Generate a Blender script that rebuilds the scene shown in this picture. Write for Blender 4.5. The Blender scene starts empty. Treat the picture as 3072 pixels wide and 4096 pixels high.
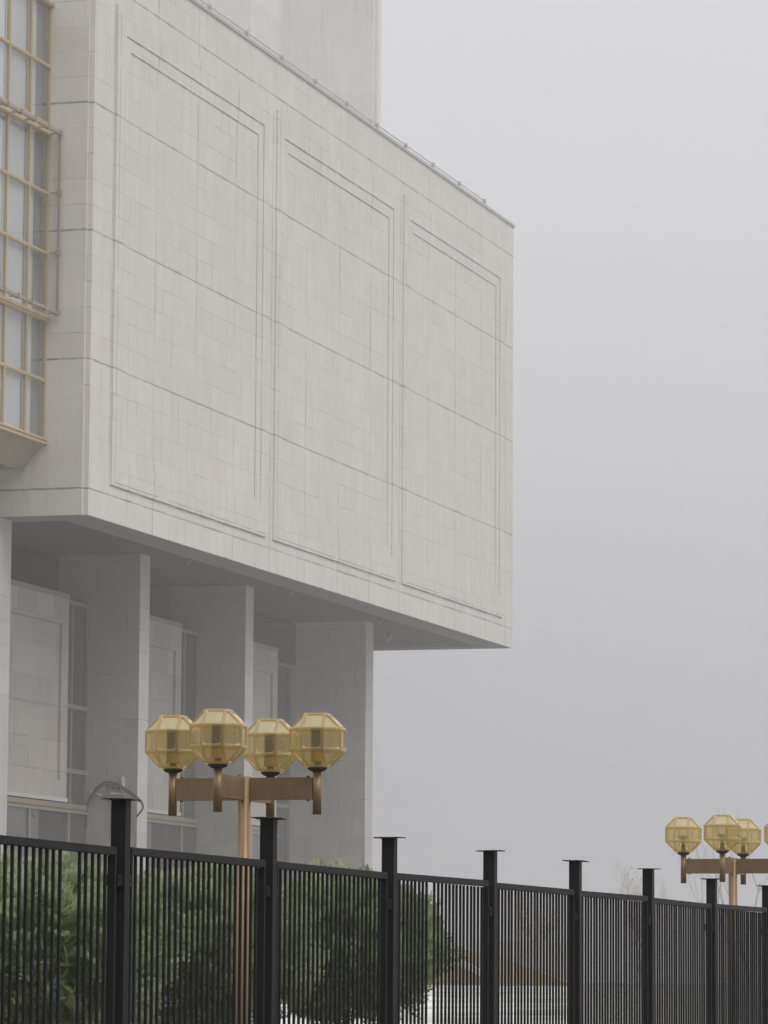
import bpy, bmesh, math, random
from mathutils import Vector, Matrix, noise as mnoise

scene = bpy.context.scene
COL = scene.collection
R = math.radians

# ------------------------------------------------------------------ helpers
def link(o):
    COL.objects.link(o); return o

def thing(name, label, cat, loc, group=None, rotz=0.0, kind=None):
    o = link(bpy.data.objects.new(name, None))
    o.location = loc; o.rotation_euler = (0, 0, rotz)
    o['label'] = label; o['category'] = cat
    if group: o['group'] = group
    if kind: o['kind'] = kind
    return o

class MB:
    """collects faces of one mesh (world coordinates unless stated)"""
    def __init__(s): s.v = []; s.f = []; s.m = []
    def face(s, pts, mi=0):
        b = len(s.v); s.v += [tuple(p) for p in pts]
        s.f.append(tuple(range(b, b + len(pts)))); s.m.append(mi)
    def box(s, x0, x1, y0, y1, z0, z1, mi=0):
        b = len(s.v)
        s.v += [(x0,y0,z0),(x1,y0,z0),(x1,y1,z0),(x0,y1,z0),(x0,y0,z1),(x1,y0,z1),(x1,y1,z1),(x0,y1,z1)]
        for f in ((0,3,2,1),(4,5,6,7),(0,1,5,4),(1,2,6,5),(2,3,7,6),(3,0,4,7)):
            s.f.append(tuple(b + i for i in f)); s.m.append(mi)
        return s
    def tube(s, pts, r, n=8, mi=0, cap=True, r2=None):
        pts = [Vector(p) for p in pts]; k = len(pts); rings = []
        prev = None
        for i, p in enumerate(pts):
            if i == 0: d = pts[1] - p
            elif i == k - 1: d = p - pts[i-1]
            else: d = pts[i+1] - pts[i-1]
            d.normalize()
            if prev is None:
                a = d.cross(Vector((0,0,1)) if abs(d.z) < .9 else Vector((1,0,0))).normalized()
            else:
                a = (prev - d * prev.dot(d)).normalized()
            prev = a; c = d.cross(a)
            rr = r if r2 is None else r + (r2 - r) * i / (k - 1)
            b = len(s.v); rings.append(b)
            for j in range(n):
                t = 2 * math.pi * j / n
                q = p + (a * math.cos(t) + c * math.sin(t)) * rr
                s.v.append(tuple(q))
        for i in range(k - 1):
            for j in range(n):
                a0, a1 = rings[i] + j, rings[i] + (j + 1) % n
                b0, b1 = rings[i+1] + j, rings[i+1] + (j + 1) % n
                s.f.append((a0, a1, b1, b0)); s.m.append(mi)
        if cap:
            s.f.append(tuple(rings[0] + j for j in reversed(range(n)))); s.m.append(mi)
            s.f.append(tuple(rings[-1] + j for j in range(n))); s.m.append(mi)
        return s
    def lathe(s, prof, cx=0, cy=0, n=24, mi=0):
        rings = []
        for (r, z) in prof:
            b = len(s.v); rings.append(b)
            for j in range(n):
                t = 2 * math.pi * j / n
                s.v.append((cx + r * math.cos(t), cy + r * math.sin(t), z))
        for i in range(len(prof) - 1):
            for j in range(n):
                s.f.append((rings[i]+j, rings[i]+(j+1)%n, rings[i+1]+(j+1)%n, rings[i+1]+j)); s.m.append(mi)
        s.f.append(tuple(rings[0]+j for j in reversed(range(n)))); s.m.append(mi)
        s.f.append(tuple(rings[-1]+j for j in range(n))); s.m.append(mi)
        return s
    def build(s, name, mats, parent=None, origin=None, smooth=False, bevel=0):
        """origin: world point that is the parent's location (vertices are shifted so that the part sits right)"""
        me = bpy.data.meshes.new(name)
        off = Vector(origin) if origin is not None else Vector((0,0,0))
        me.from_pydata([tuple(Vector(p) - off) for p in s.v], [], s.f)
        if not isinstance(mats, (list, tuple)): mats = [mats]
        for m in mats: me.materials.append(m)
        me.polygons.foreach_set('material_index', s.m)
        if smooth: me.polygons.foreach_set('use_smooth', [True] * len(s.f))
        me.update()
        o = link(bpy.data.objects.new(name, me))
        if parent is not None: o.parent = parent
        if bevel:
            b = o.modifiers.new('bevel', 'BEVEL'); b.width = bevel; b.segments = 2; b.limit_method = 'ANGLE'
        return o

def tag(o, label=None, cat=None, group=None, kind=None):
    if label: o['label'] = label
    if cat: o['category'] = cat
    if group: o['group'] = group
    if kind: o['kind'] = kind
    return o

def copy_tree(o, parent=None):
    c = o.copy(); COL.objects.link(c)
    if parent is not None: c.parent = parent
    for ch in list(o.children): copy_tree(ch, c)
    return c

# ------------------------------------------------------------------ node helpers
class NT:
    def __init__(s, name):
        s.m = bpy.data.materials.new(name); s.m.use_nodes = True
        s.t = s.m.node_tree; s.n = s.t.nodes; s.l = s.t.links
        s.bsdf = s.n['Principled BSDF']; s.out = s.n['Material Output']
    def new(s, typ, **kw):
        n = s.n.new(typ)
        for k, v in kw.items(): setattr(n, k, v)
        return n
    def put(s, sock, v):
        if isinstance(v, bpy.types.NodeSocket): s.l.new(v, sock)
        else: sock.default_value = v
    def math(s, op, a, b=None, c=None, clamp=False):
        n = s.new('ShaderNodeMath', operation=op); n.use_clamp = clamp
        s.put(n.inputs[0], a)
        if b is not None: s.put(n.inputs[1], b)
        if c is not None: s.put(n.inputs[2], c)
        return n.outputs[0]
    def rng(s, v, a, b, c=0.0, d=1.0, smooth=True):
        n = s.new('ShaderNodeMapRange'); n.interpolation_type = 'SMOOTHSTEP' if smooth else 'LINEAR'
        s.put(n.inputs[0], v); s.put(n.inputs[1], a); s.put(n.inputs[2], b); s.put(n.inputs[3], c); s.put(n.inputs[4], d)
        return n.outputs[0]
    def pos(s):
        g = s.new('ShaderNodeNewGeometry'); x = s.new('ShaderNodeSeparateXYZ')
        s.l.new(g.outputs['Position'], x.inputs[0]); s.P = g.outputs['Position']; s.N = g.outputs['Normal']
        return x.outputs
    def comb(s, x, y, z):
        n = s.new('ShaderNodeCombineXYZ')
        for i, v in enumerate((x, y, z)): s.put(n.inputs[i], v)
        return n.outputs[0]
    def white(s, x, y, z=0.0):
        n = s.new('ShaderNodeTexWhiteNoise', noise_dimensions='3D')
        s.l.new(s.comb(x, y, z), n.inputs['Vector']); return n.outputs['Value']
    def noise(s, vec, scale, detail=3, rough=.55, dist=0.0):
        n = s.new('ShaderNodeTexNoise')
        s.put(n.inputs['Vector'], vec); n.inputs['Scale'].default_value = scale
        n.inputs['Detail'].default_value = detail; n.inputs['Roughness'].default_value = rough
        n.inputs['Distortion'].default_value = dist
        return n.outputs['Fac']
    def scale(s, vec, k):
        n = s.new('ShaderNodeVectorMath', operation='MULTIPLY'); s.put(n.inputs[0], vec); n.inputs[1].default_value = k
        return n.outputs[0]
    def mix(s, f, a, b, mode='MIX'):
        n = s.new('ShaderNodeMix', data_type='RGBA', blend_type=mode)
        s.put(n.inputs[0], f)
        s.put(n.inputs[6], a if isinstance(a, bpy.types.NodeSocket) else (*a, 1))
        s.put(n.inputs[7], b if isinstance(b, bpy.types.NodeSocket) else (*b, 1))
        return n.outputs[2]
    def gray(s, v):
        return s.comb(v, v, v)

def masonry(name, axis, u0, du, v0, dv, base, bond=0.0, major_v=0, major_u=0, var=.10, joint=.5, thin=.011, minor_prob=.55, warm=.35, streak=.12, jmin=.06, jmax=.85):
    N = NT(name); p = N.pos(); U = p[axis]; Z = p[2]
    M = N.math
    wob = N.noise(N.P, 3.5, 4, .6)                       # ragged joints
    wz = M('MULTIPLY_ADD', wob, .034, -.017)
    v = M('DIVIDE', M('SUBTRACT', M('ADD', Z, wz), v0), dv)
    row = M('FLOOR', v)
    u = M('DIVIDE', M('SUBTRACT', U, u0), du)
    if bond: u = M('ADD', u, M('MULTIPLY', N.white(row, 3.3, 1.0), bond))
    col = M('FLOOR', u)
    fu = M('FRACT', u); fv = M('FRACT', v)
    dU = M('MULTIPLY', M('MINIMUM', fu, M('SUBTRACT', 1.0, fu)), du)
    dV = M('MULTIPLY', M('MINIMUM', fv, M('SUBTRACT', 1.0, fv)), dv)
    ju = N.rng(dU, thin * .6, thin * 2.2, 1, 0); jv = N.rng(dV, thin * .5, thin * 1.6, 1, 0)
    ur = M('ROUND', u); vr = M('ROUND', v)
    visu = N.rng(N.white(ur, row, 7.7), 1 - minor_prob, 1.0, jmin, jmax)
    visv = N.rng(N.white(vr, M('FLOOR', M('DIVIDE', u, 3.0)), 2.2), .3, 1.0, jmin*2, jmax)
    brk = N.rng(N.noise(N.P, .9, 3), .35, .6, .35, 1)
    ju = M('MULTIPLY', M('MULTIPLY', ju, visu), brk); jv = M('MULTIPLY', M('MULTIPLY', jv, visv), brk)
    J = M('MAXIMUM', ju, jv)
    if major_v:
        mv = M('DIVIDE', v, float(major_v)); f = M('FRACT', mv)
        dM = M('MULTIPLY', M('MINIMUM', f, M('SUBTRACT', 1.0, f)), major_v * dv)
        w = N.rng(N.noise(N.P, 2.1, 4, .7), .3, .7, .0, .022)
        jm = N.rng(M('SUBTRACT', dM, w), 0.0, .02, 1, 0)
        jm = M('MULTIPLY', jm, N.rng(N.noise(N.P, .5, 3), .3, .6, .65, 1.25))
        J = M('MAXIMUM', J, jm)
    if major_u:
        mu = M('DIVIDE', M('SUBTRACT', U, u0), major_u); f = M('FRACT', mu)
        dM = M('MULTIPLY', M('MINIMUM', f, M('SUBTRACT', 1.0, f)), major_u)
        w = N.rng(N.noise(N.P, 1.1, 4, .7), .35, .7, .0, .035)
        jm = M('MULTIPLY', N.rng(M('SUBTRACT', dM, w), 0.0, .03, 1, 0), N.rng(N.noise(N.P, .35, 2), .4, .6, .15, .9))
        J = M('MAXIMUM', J, jm)
    tone = N.white(col, row, 5.1)
    tone2 = N.white(col, M('FLOOR', M('DIVIDE', v, 5.0)), 9.4)
    t = M('MULTIPLY_ADD', M('SUBTRACT', tone, .5), var, 1.0)
    t = M('ADD', t, M('MULTIPLY', M('SUBTRACT', tone2, .5), var * .6))
    # marble mottling, vertical weather streaks
    mott = N.noise(N.P, 1.7, 6, .65, .6)
    big = N.noise(N.P, .22, 5, .6, .4)
    t = M('ADD', t, M('MULTIPLY', M('SUBTRACT', big, .5), .18))
    t = M('ADD', t, M('MULTIPLY', M('SUBTRACT', mott, .5), .16))
    st = N.noise(N.scale(N.P, (5.0, 5.0, .35)), 1.0, 4, .6)
    t = M('SUBTRACT', t, M('MULTIPLY', N.rng(st, .52, .8), streak))
    st2 = N.noise(N.scale(N.P, (14.0, 14.0, .8)), 1.0, 3, .6)
    t = M('SUBTRACT', t, M('MULTIPLY', N.rng(st2, .5, .8), streak * .7))
    c = N.mix(N.math('MULTIPLY', N.rng(N.noise(N.P, .45, 5, .62, .8), .56, .74), warm), base, (base[0]*.97, base[1]*.91, base[2]*.78))
    c = N.mix(N.math('MULTIPLY', N.rng(N.white(col, row, 21.0), .9, 1.0), .35), c, (base[0]*.93, base[1]*.9, base[2]*.84))
    c = N.mix(1.0, c, N.gray(t), 'MULTIPLY')
    c = N.mix(M('MULTIPLY', J, joint), c, (.10, .095, .088))
    N.l.new(c, N.bsdf.inputs['Base Color'])
    N.bsdf.inputs['Roughness'].default_value = .62
    N.bsdf.inputs['Specular IOR Level'].default_value = .25
    bm = N.new('ShaderNodeBump'); bm.inputs['Strength'].default_value = .25; bm.inputs['Distance'].default_value = .01
    N.l.new(M('SUBTRACT', M('MULTIPLY', mott, .4), J), bm.inputs['Height']); N.l.new(bm.outputs[0], N.bsdf.inputs['Normal'])
    return N.m

def plain(name, col, rough=.6, metal=0.0, var=.15, scale=3.0, streak=0.0, spec=.3, stretch=(1,1,.15)):
    N = NT(name); N.pos()
    n = N.noise(N.P, scale, 5, .6)
    t = N.math('MULTIPLY_ADD', N.math('SUBTRACT', n, .5), var * 2, 1.0)
    if streak:
        s = N.noise(N.scale(N.P, stretch), scale * 2.5, 4, .6)
        t = N.math('SUBTRACT', t, N.math('MULTIPLY', N.rng(s, .45, .8), streak))
    N.l.new(N.mix(1.0, col, N.gray(t), 'MULTIPLY'), N.bsdf.inputs['Base Color'])
    N.bsdf.inputs['Roughness'].default_value = rough; N.bsdf.inputs['Metallic'].default_value = metal
    N.bsdf.inputs['Specular IOR Level'].default_value = spec
    return N.m

def glass_mix(name, tint, rough=.05, clear=.7, body=(.3,.3,.3), ior=1.45, trans=0.0):
    """pane: tinted see-through + a little translucent body + fresnel reflection"""
    N = NT(name); N.n.remove(N.bsdf)
    tr = N.new('ShaderNodeBsdfTransparent'); tr.inputs[0].default_value = (*tint, 1)
    df = N.new('ShaderNodeBsdfDiffuse'); df.inputs[0].default_value = (*body, 1)
    tl = N.new('ShaderNodeBsdfTranslucent'); tl.inputs[0].default_value = (*body, 1)
    md = N.new('ShaderNodeMixShader'); md.inputs[0].default_value = trans
    N.l.new(df.outputs[0], md.inputs[1]); N.l.new(tl.outputs[0], md.inputs[2])
    m1 = N.new('ShaderNodeMixShader'); m1.inputs[0].default_value = clear
    N.l.new(md.outputs[0], m1.inputs[1]); N.l.new(tr.outputs[0], m1.inputs[2])
    gl = N.new('ShaderNodeBsdfGlossy'); gl.inputs['Roughness'].default_value = rough; gl.inputs[0].default_value = (.95,.95,.95,1)
    fr = N.new('ShaderNodeFresnel'); gm = N.new('ShaderNodeNewGeometry')
    N.l.new(N.rng(gm.outputs['Backfacing'], 0, 1, ior, 1/ior, False), fr.inputs[0])
    m2 = N.new('ShaderNodeMixShader'); N.l.new(fr.outputs[0], m2.inputs[0])
    N.l.new(m1.outputs[0], m2.inputs[1]); N.l.new(gl.outputs[0], m2.inputs[2])
    N.l.new(m2.outputs[0], N.out.inputs[0])
    return N.m

# ------------------------------------------------------------------ materials
Z_ROW = 13.2
STONE = (.64, .625, .60)
M_facade = masonry('facade marble cladding', 1, 89.35, .612, Z_ROW, .624, (.65,.632,.595), bond=0, major_v=5, major_u=3.06, var=.045, joint=.48, minor_prob=.85, warm=.4, streak=.11, jmin=.18, jmax=.75)
M_side = masonry('side marble cladding', 0, -34.13, 1.35, Z_ROW, .624, (.66,.635,.59), bond=0, major_v=5, var=.09, joint=.6, minor_prob=.35)
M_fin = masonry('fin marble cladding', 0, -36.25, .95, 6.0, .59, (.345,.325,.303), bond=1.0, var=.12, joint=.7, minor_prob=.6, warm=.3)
M_fin_end = masonry('end pier marble cladding', 0, -36.25, .95, 6.0, .59, (.48,.46,.435), bond=1.0, var=.12, joint=.7, minor_prob=.6, warm=.3)  # lighter copy of the fin stone, open-sky light put into its colour
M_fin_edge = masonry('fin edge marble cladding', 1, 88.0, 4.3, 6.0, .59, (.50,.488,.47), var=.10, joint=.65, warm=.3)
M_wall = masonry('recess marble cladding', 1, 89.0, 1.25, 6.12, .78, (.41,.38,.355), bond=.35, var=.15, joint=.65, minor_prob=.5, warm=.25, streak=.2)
M_tower = masonry('tower marble cladding', 0, -36.2, 1.55, Z_ROW, 1.25, (.72,.72,.71), bond=0, var=.04, joint=.3, thin=.010, warm=.25)  # paler base and faint joints put haze into the colour
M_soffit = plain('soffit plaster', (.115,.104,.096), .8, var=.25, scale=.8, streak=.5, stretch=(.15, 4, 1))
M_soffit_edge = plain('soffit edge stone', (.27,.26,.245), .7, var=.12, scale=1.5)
M_coping = plain('coping metal', (.42,.42,.42), .5, var=.1)
M_rail = plain('rail paint', (.48,.48,.47), .5, var=.1)
M_bronze = plain('anodised bronze frame', (.52,.41,.24), .42, .15, var=.10, scale=2, spec=.5)
M_bronze_dull = plain('dull bronze panel', (.33,.27,.215), .5, .1, var=.14, scale=1.2, streak=.12)
M_bronze_dark = plain('recess bronze frame', (.27,.225,.18), .5, .1, var=.12, scale=2)
M_pane = glass_mix('bay glass', (.955,.96,.965), .02, .97, (.05,.05,.05), 1.5)
M_blind = plain('pale blind', (.72,.74,.75), .9, var=.10, scale=.5)
M_inner = plain('inner bay wall', (.30,.295,.285), .8, var=.1, scale=.8)
M_dark = plain('dark interior', (.045,.045,.045), .8, var=.2, scale=.6)
M_glass_dark = glass_mix('dark window glass', (.55,.55,.53), .03, .5, (.12,.115,.108), 1.5)
M_clere = glass_mix('clerestory glass', (.45,.44,.42), .05, .6, (.05,.046,.042), 1.35)
M_curtain = plain('dim curtain', (.24,.22,.19), .9, var=.3, scale=.9, streak=.5, stretch=(5,5,.1))
M_fence = plain('black fence paint', (.013,.013,.0142), .5, .0, var=.2, scale=5, spec=.12)
M_gold = plain('gold brown lamp paint', (.29,.195,.10), .38, .35, var=.16, scale=3.5, streak=.12, spec=.5)
M_gold_dull = plain('worn lamp arm paint', (.27,.185,.11), .45, .25, var=.2, scale=4, streak=.2, spec=.4)
M_shell = glass_mix('amber globe glass', (.95,.88,.66), .06, .74, (.76,.66,.40), 1.65, .5)
M_shell_skylit = glass_mix('sky-paled amber globe top', (.95,.88,.66), .12, .42, (.84,.76,.50), 1.6, .5)  # paler, more opaque glass paints the sky's reflection into the upper facets
M_shell_edge = glass_mix('amber globe rim glass', (.88,.75,.42), .10, .52, (.68,.55,.28), 1.65, .5)
M_louvre = plain('lamp reflector', (.10,.085,.065), .5, .2, var=.1, scale=8)
M_socket = plain('lamp socket', (.40,.23,.05), .5, .1, var=.1, scale=8)
M_dish = plain('dark lamp dish', (.06,.055,.05), .45, .2, var=.1)
M_bulb = plain('milky bulb', (.62,.60,.52), .35, var=.05)
M_cable = plain('black cable', (.04,.04,.042), .55, var=.1)
M_fixture = plain('grey soffit fitting', (.36,.355,.35), .6, var=.1)
M_white = plain('white fitting', (.62,.62,.61), .5, var=.08)
M_tan = plain('tan ramp cladding', (.50,.38,.23), .75, var=.2, scale=1.2, streak=.1)
M_ramp_white = plain('pale ramp coping', (.62,.62,.61), .7, var=.08)
M_grime_shade = plain('grime and painted edge shade', (.36,.35,.33), .9, var=.35, scale=5)
M_twig = plain('fog-paled twigs', (.46,.455,.46), .9, var=.2, scale=6)  # paled so that the fog is painted into the twig colour
M_bark = plain('grey bark', (.085,.075,.065), .9, var=.3, scale=8)

def leaf_mat(name, a, b, trans=.25):
    N = NT(name); N.pos()
    oi = N.new('ShaderNodeObjectInfo')
    n = N.noise(N.P, 3.2, 4, .6)
    n2 = N.noise(N.P, 40.0, 2, .5)
    f = N.math('ADD', N.math('MULTIPLY', N.rng(n, .32, .68), .65), N.math('MULTIPLY', n2, .35))
    c = N.mix(f, a, b)
    N.l.new(c, N.bsdf.inputs['Base Color']); N.bsdf.inputs['Roughness'].default_value = .55
    N.bsdf.inputs['Specular IOR Level'].default_value = .3
    tl = N.new('ShaderNodeBsdfTranslucent'); N.l.new(c, tl.inputs[0])
    mx = N.new('ShaderNodeMixShader'); mx.inputs[0].default_value = trans
    N.l.new(N.bsdf.outputs[0], mx.inputs[1]); N.l.new(tl.outputs[0], mx.inputs[2]); N.l.new(mx.outputs[0], N.out.inputs[0])
    return N.m
M_thuja = leaf_mat('thuja foliage', (.20,.245,.125), (.64,.70,.46), .4)
M_yellow = leaf_mat('yellow autumn leaves', (.50,.42,.20), (.66,.57,.32), .4)  # pale tones carry the fog painted into the leaves

# ------------------------------------------------------------------ ground
def ground_z(x, y):
    a = min(max((y - 30) / 65, 0), 1) * 1.5
    b = min(max((-9.35 - x) / 4.0, 0), 1); b = b * b * (3 - 2 * b)
    return a * b
def make_ground():
    xs = [-700,-300,-140,-90,-70,-60,-50,-42,-36,-30,-26,-22,-18,-15,-13.4,-12.6,-11.8,-11,-10.4,-9.8,-9.35,-8,-4,0,6,20,60,150,400,700]
    ys = [-200,-60,-20,0,10,20,26,30] + [30 + 5*i for i in range(1,14)] + [100,110,130,160,200,300,500,900]
    V = [(x, y, ground_z(x, y)) for y in ys for x in xs]; nx = len(xs)
    F = [(j*nx+i, j*nx+i+1, (j+1)*nx+i+1, (j+1)*nx+i) for j in range(len(ys)-1) for i in range(nx-1)]
    N = NT('pale concrete ground'); N.pos()
    n = N.noise(N.P, .35, 6, .6); n2 = N.noise(N.P, 6.0, 4, .6)
    t = N.math('ADD', N.math('MULTIPLY', n, .35), N.math('MULTIPLY', n2, .12))
    c = N.mix(N.rng(n, .42, .6), (.50,.50,.49), (.80,.80,.80))
    c = N.mix(1.0, c, N.gray(N.math('ADD', t, .76)), 'MULTIPLY')
    gx = N.new('ShaderNodeSeparateXYZ'); N.l.new(N.P, gx.inputs[0])
    low_bounce = N.math('MAXIMUM', N.rng(gx.outputs[0], -31.5, -30.5, 1, 0), N.rng(gx.outputs[1], 60, 61, 1, 0))  # unseen ground darkened to cut bounce light under the block
    c = N.mix(N.rng(N.math('DIVIDE', gx.outputs[0], gx.outputs[1]), -.252, -.248, 0, 1), c, (.30,.30,.295))
    c = N.mix(low_bounce, c, N.mix(n2, (.05,.052,.035), (.10,.09,.06)))
    N.l.new(c, N.bsdf.inputs['Base Color']); N.bsdf.inputs['Roughness'].default_value = .7
    me = bpy.data.meshes.new('ground'); me.from_pydata(V, [], F); me.materials.append(N.m)
    me.polygons.foreach_set('use_smooth', [True]*len(F))
    o = link(bpy.data.objects.new('ground', me)); o['kind'] = 'structure'
    o['label'] = 'pale concrete ground rising gently behind the fence'
make_ground()

# ------------------------------------------------------------------ building
XF = -34.0; ZB = 12.56; ZT = 26.68; Y0 = 88.0; Y1 = 127.0; XW = -62.0
B0 = (XF - 4.0, 107.0, 1.5)
bld = thing('stone_building', 'pale marble building whose windowless upper block overhangs tall stone fins', 'building', B0)
def part(mb, name, mats, parent=bld, **kw):
    o = mb.build(name, mats, parent, origin=B0, **kw); return o

# upper block: shell without the soffit
m = MB()
# facade plane with openings for the stepped panels
P0 = [89.42, 101.84, 114.06]; P1 = [101.20, 113.47, 125.68]; PZ0 = 13.46; PZ1 = 25.32
ys = [Y0]; 
for a, b in zip(P0, P1): ys += [a, b]
ys.append(Y1)
for i in range(len(ys)-1):
    a, b = ys[i], ys[i+1]
    if i % 2 == 0:
        m.face([(XF,a,ZB),(XF,b,ZB),(XF,b,ZT),(XF,a,ZT)])
    else:
        m.face([(XF,a,ZB),(XF,b,ZB),(XF,b,PZ0),(XF,a,PZ0)])
        m.face([(XF,a,PZ1),(XF,b,PZ1),(XF,b,ZT),(XF,a,ZT)])
XG, XS = -34.13, -34.13
m.face([(XG,Y0,ZB),(XF,Y0,ZB),(XF,Y0,ZT),(XG,Y0,ZT)], 1)                       # corner strip
m.face([(XG,Y0-.09,ZB),(XG,Y0,ZB),(XG,Y0,ZT),(XG,Y0-.09,ZT)], 0)                 # reveal of the proud wall
m.face([(XW,Y0-.09,ZB),(XG,Y0-.09,ZB),(XG,Y0-.09,ZT),(XW,Y0-.09,ZT)], 1)         # proud wall
m.face([(XF,Y1,ZB),(XW,Y1,ZB),(XW,Y1,ZT),(XF,Y1,ZT)], 1)
m.face([(XW,Y1,ZB),(XW,Y0-.09,ZB),(XW,Y0-.09,ZT),(XW,Y1,ZT)], 0)
m.face([(XF,Y0,ZT),(XF,Y1,ZT),(XW,Y1,ZT),(XW,Y0-.09,ZT),(XG,Y0-.09,ZT),(XG,Y0,ZT)], 0)
r = random.Random(5)
for y in (97.9, 102.3, 106.1):
    for k in range(3):
        yy = y + r.uniform(-.25,.25); h = r.uniform(.02,.045); w = r.uniform(.04,.09)
        m.face([(XF+.003,yy-w,ZB-.002),(XF+.003,yy+w,ZB-.002),(XF+.003,yy+w*r.uniform(.2,.8),ZB+h),(XF+.003,yy-w*r.uniform(.2,.8),ZB+h*.8)], 2)
block = part(m, 'upper_block', [M_facade, M_side, M_grime_shade])

# stepped panels
def stepped_panel(y0, y1):
    m = MB()
    rects = [((y0, y1, PZ0, PZ1), XF), ((y0, y1, PZ0, PZ1), XF+.05),
             ((y0+.62, y1-.50, 14.12, 24.66), XF+.05), ((y0+.62, y1-.50, 14.12, 24.66), XF+.025),
             ((y0+.98, y1-.92, 14.45, 24.32), XF+.025), ((y0+.98, y1-.92, 14.45, 24.32), XF+.0)]
    def cor(r, x): return [(x,r[0],r[2]),(x,r[1],r[2]),(x,r[1],r[3]),(x,r[0],r[3])]
    for (ra, xa), (rb, xb) in zip(rects, rects[1:]):
        A, B = cor(ra, xa), cor(rb, xb)
        for i in range(4):
            j = (i+1) % 4
            m.face([A[i], A[j], B[j], B[i]])
    m.face(cor(*rects[-1]))
    return m
# thin dark strips along the panel edges: dirt plus painted shade of the steps
for a, b in zip(P0, P1):
    m = stepped_panel(a, b)
    r = random.Random(int(a*10))
    def seg_y(x, y0, y1, z, h):                      # ragged run along Y
        y = y0
        while y < y1 - .01:
            e = min(y + r.uniform(.15,.6), y1)
            if r.random() < .8:
                hh = h * r.uniform(.4, 1.5)
                m.box(x, x + .004, y, e, z - hh, z, 1)
            y = e
    def seg_z(x, y, z0, z1, w):
        z = z0
        while z < z1 - .01:
            e = min(z + r.uniform(.3,1.2), z1)
            if r.random() < .8:
                m.box(x, x + .004, y - w * r.uniform(.4,1.3), y, z, e, 1)
            z = e
    seg_y(XF+.027, a+.62, b-.50, 24.66, .022)
    seg_y(XF+.002, a+.98, b-.92, 24.32, .020)
    seg_y(XF+.051, a+.2, b, PZ0+.085, .016)
    seg_y(XF+.002, a, b, PZ0-.012, .018)
    seg_z(XF+.027, b-.50, 14.12, 24.66, .012)
    seg_z(XF+.002, b-.92, 14.45, 24.32, .012)
    seg_z(XF+.051, a+.22, PZ0+.08, PZ1, .012)
    part(m, 'facade_panel', [M_facade, M_grime_shade])

# soffit: flush border with a recessed field
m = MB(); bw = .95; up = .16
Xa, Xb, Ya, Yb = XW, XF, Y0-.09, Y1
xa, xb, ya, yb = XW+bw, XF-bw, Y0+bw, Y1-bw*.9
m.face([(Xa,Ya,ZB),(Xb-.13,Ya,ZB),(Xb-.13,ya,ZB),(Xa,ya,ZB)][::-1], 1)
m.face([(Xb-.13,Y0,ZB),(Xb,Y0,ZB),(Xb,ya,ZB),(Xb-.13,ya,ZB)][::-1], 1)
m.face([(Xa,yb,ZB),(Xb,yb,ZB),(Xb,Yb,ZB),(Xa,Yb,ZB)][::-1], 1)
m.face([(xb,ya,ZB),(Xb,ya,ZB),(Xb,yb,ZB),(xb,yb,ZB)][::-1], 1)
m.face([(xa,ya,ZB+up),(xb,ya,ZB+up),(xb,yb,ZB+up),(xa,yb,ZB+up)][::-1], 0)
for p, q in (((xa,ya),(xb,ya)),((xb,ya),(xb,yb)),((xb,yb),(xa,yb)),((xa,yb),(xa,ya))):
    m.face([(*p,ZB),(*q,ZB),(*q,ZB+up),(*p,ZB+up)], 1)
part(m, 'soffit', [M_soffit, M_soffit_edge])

# coping and roof railing
m = MB()
m.box(XF-.5, XF+.05, Y0-.14, Y1+.06, ZT, ZT+.10)
m.box(XW, XF-.5, Y0-.14, Y0+.4, ZT, ZT+.10)
part(m, 'roof_coping', M_coping, bevel=.012)
rail = MB()
yr0, yr1 = 87.6, 123.8
rail.tube([(XF-.12,yr0,ZT+.30),(XF-.12,yr1,ZT+.30)], .020, 6)
railing = part(rail, 'roof_railing', M_rail)
for k in range(-4, 9):
    y = 99.62 + 3.02*k
    m = MB(); m.box(XF-.155, XF-.085, y-.035, y+.035, ZT+.10, ZT+.24); m.box(XF-.172, XF-.068, y-.052, y+.052, ZT+.25, ZT+.36)
    m.build('railing_post', M_rail, railing, origin=B0, bevel=.008)

# ---- bay window on the shaded side
XB = -35.12; YW = Y0-.09; YN = 82.3; XL = -39.6
bay_s = MB()
bay_s.box(XL, XB-.16, YN+.13, YW, 14.2, 24.95)                       # inner core behind blinds
bay = part(bay_s, 'bay_window', M_inner)
KZ = 13.70; KX = XB-.52; TZ = 25.45
m = MB()
m.face([(XB,YN,14.28),(XB,YW,14.28),(KX,YW,KZ),(KX,YN+.5,KZ)][::-1])
m.face([(XL,YN,14.28),(XB,YN,14.28),(KX,YN+.5,KZ),(XL,YN+.5,KZ)][::-1])
m.face([(XL,YN+.5,KZ),(KX,YN+.5,KZ),(KX,YW,KZ),(XL,YW,KZ)][::-1])
m.box(XB-.53, XB-.50, YN+.5, YW, KZ-.05, KZ+.0)
for y in (87.3, 85.9, 84.5, 83.2):
    m.face([(XB+.004,y-.010,14.275),(XB+.004,y+.010,14.275),(KX+.004,y+.010,KZ-.006),(KX+.004,y-.010,KZ-.006)][::-1], 1)
m.build('bay_underside', [M_bronze_dull, M_bronze_dark], bay, origin=B0)
m = MB()                                                              # hipped top
m.face([(XB+.03,YN,24.98),(XB+.03,YW,24.98),(XB-.32,YW,TZ),(XB-.32,YN+.4,TZ)])
m.face([(XL,YN,24.98),(XB+.03,YN,24.98),(XB-.32,YN+.4,TZ),(XL,YN+.4,TZ)])
m.face([(XL,YN+.4,TZ),(XB-.32,YN+.4,TZ),(XB-.32,YW,TZ),(XL,YW,TZ)])
m.build('bay_top', M_bronze_dull, bay, origin=B0)
YM = [YW-.045, 86.66, 85.29, 83.90, YN+.05]
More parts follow.
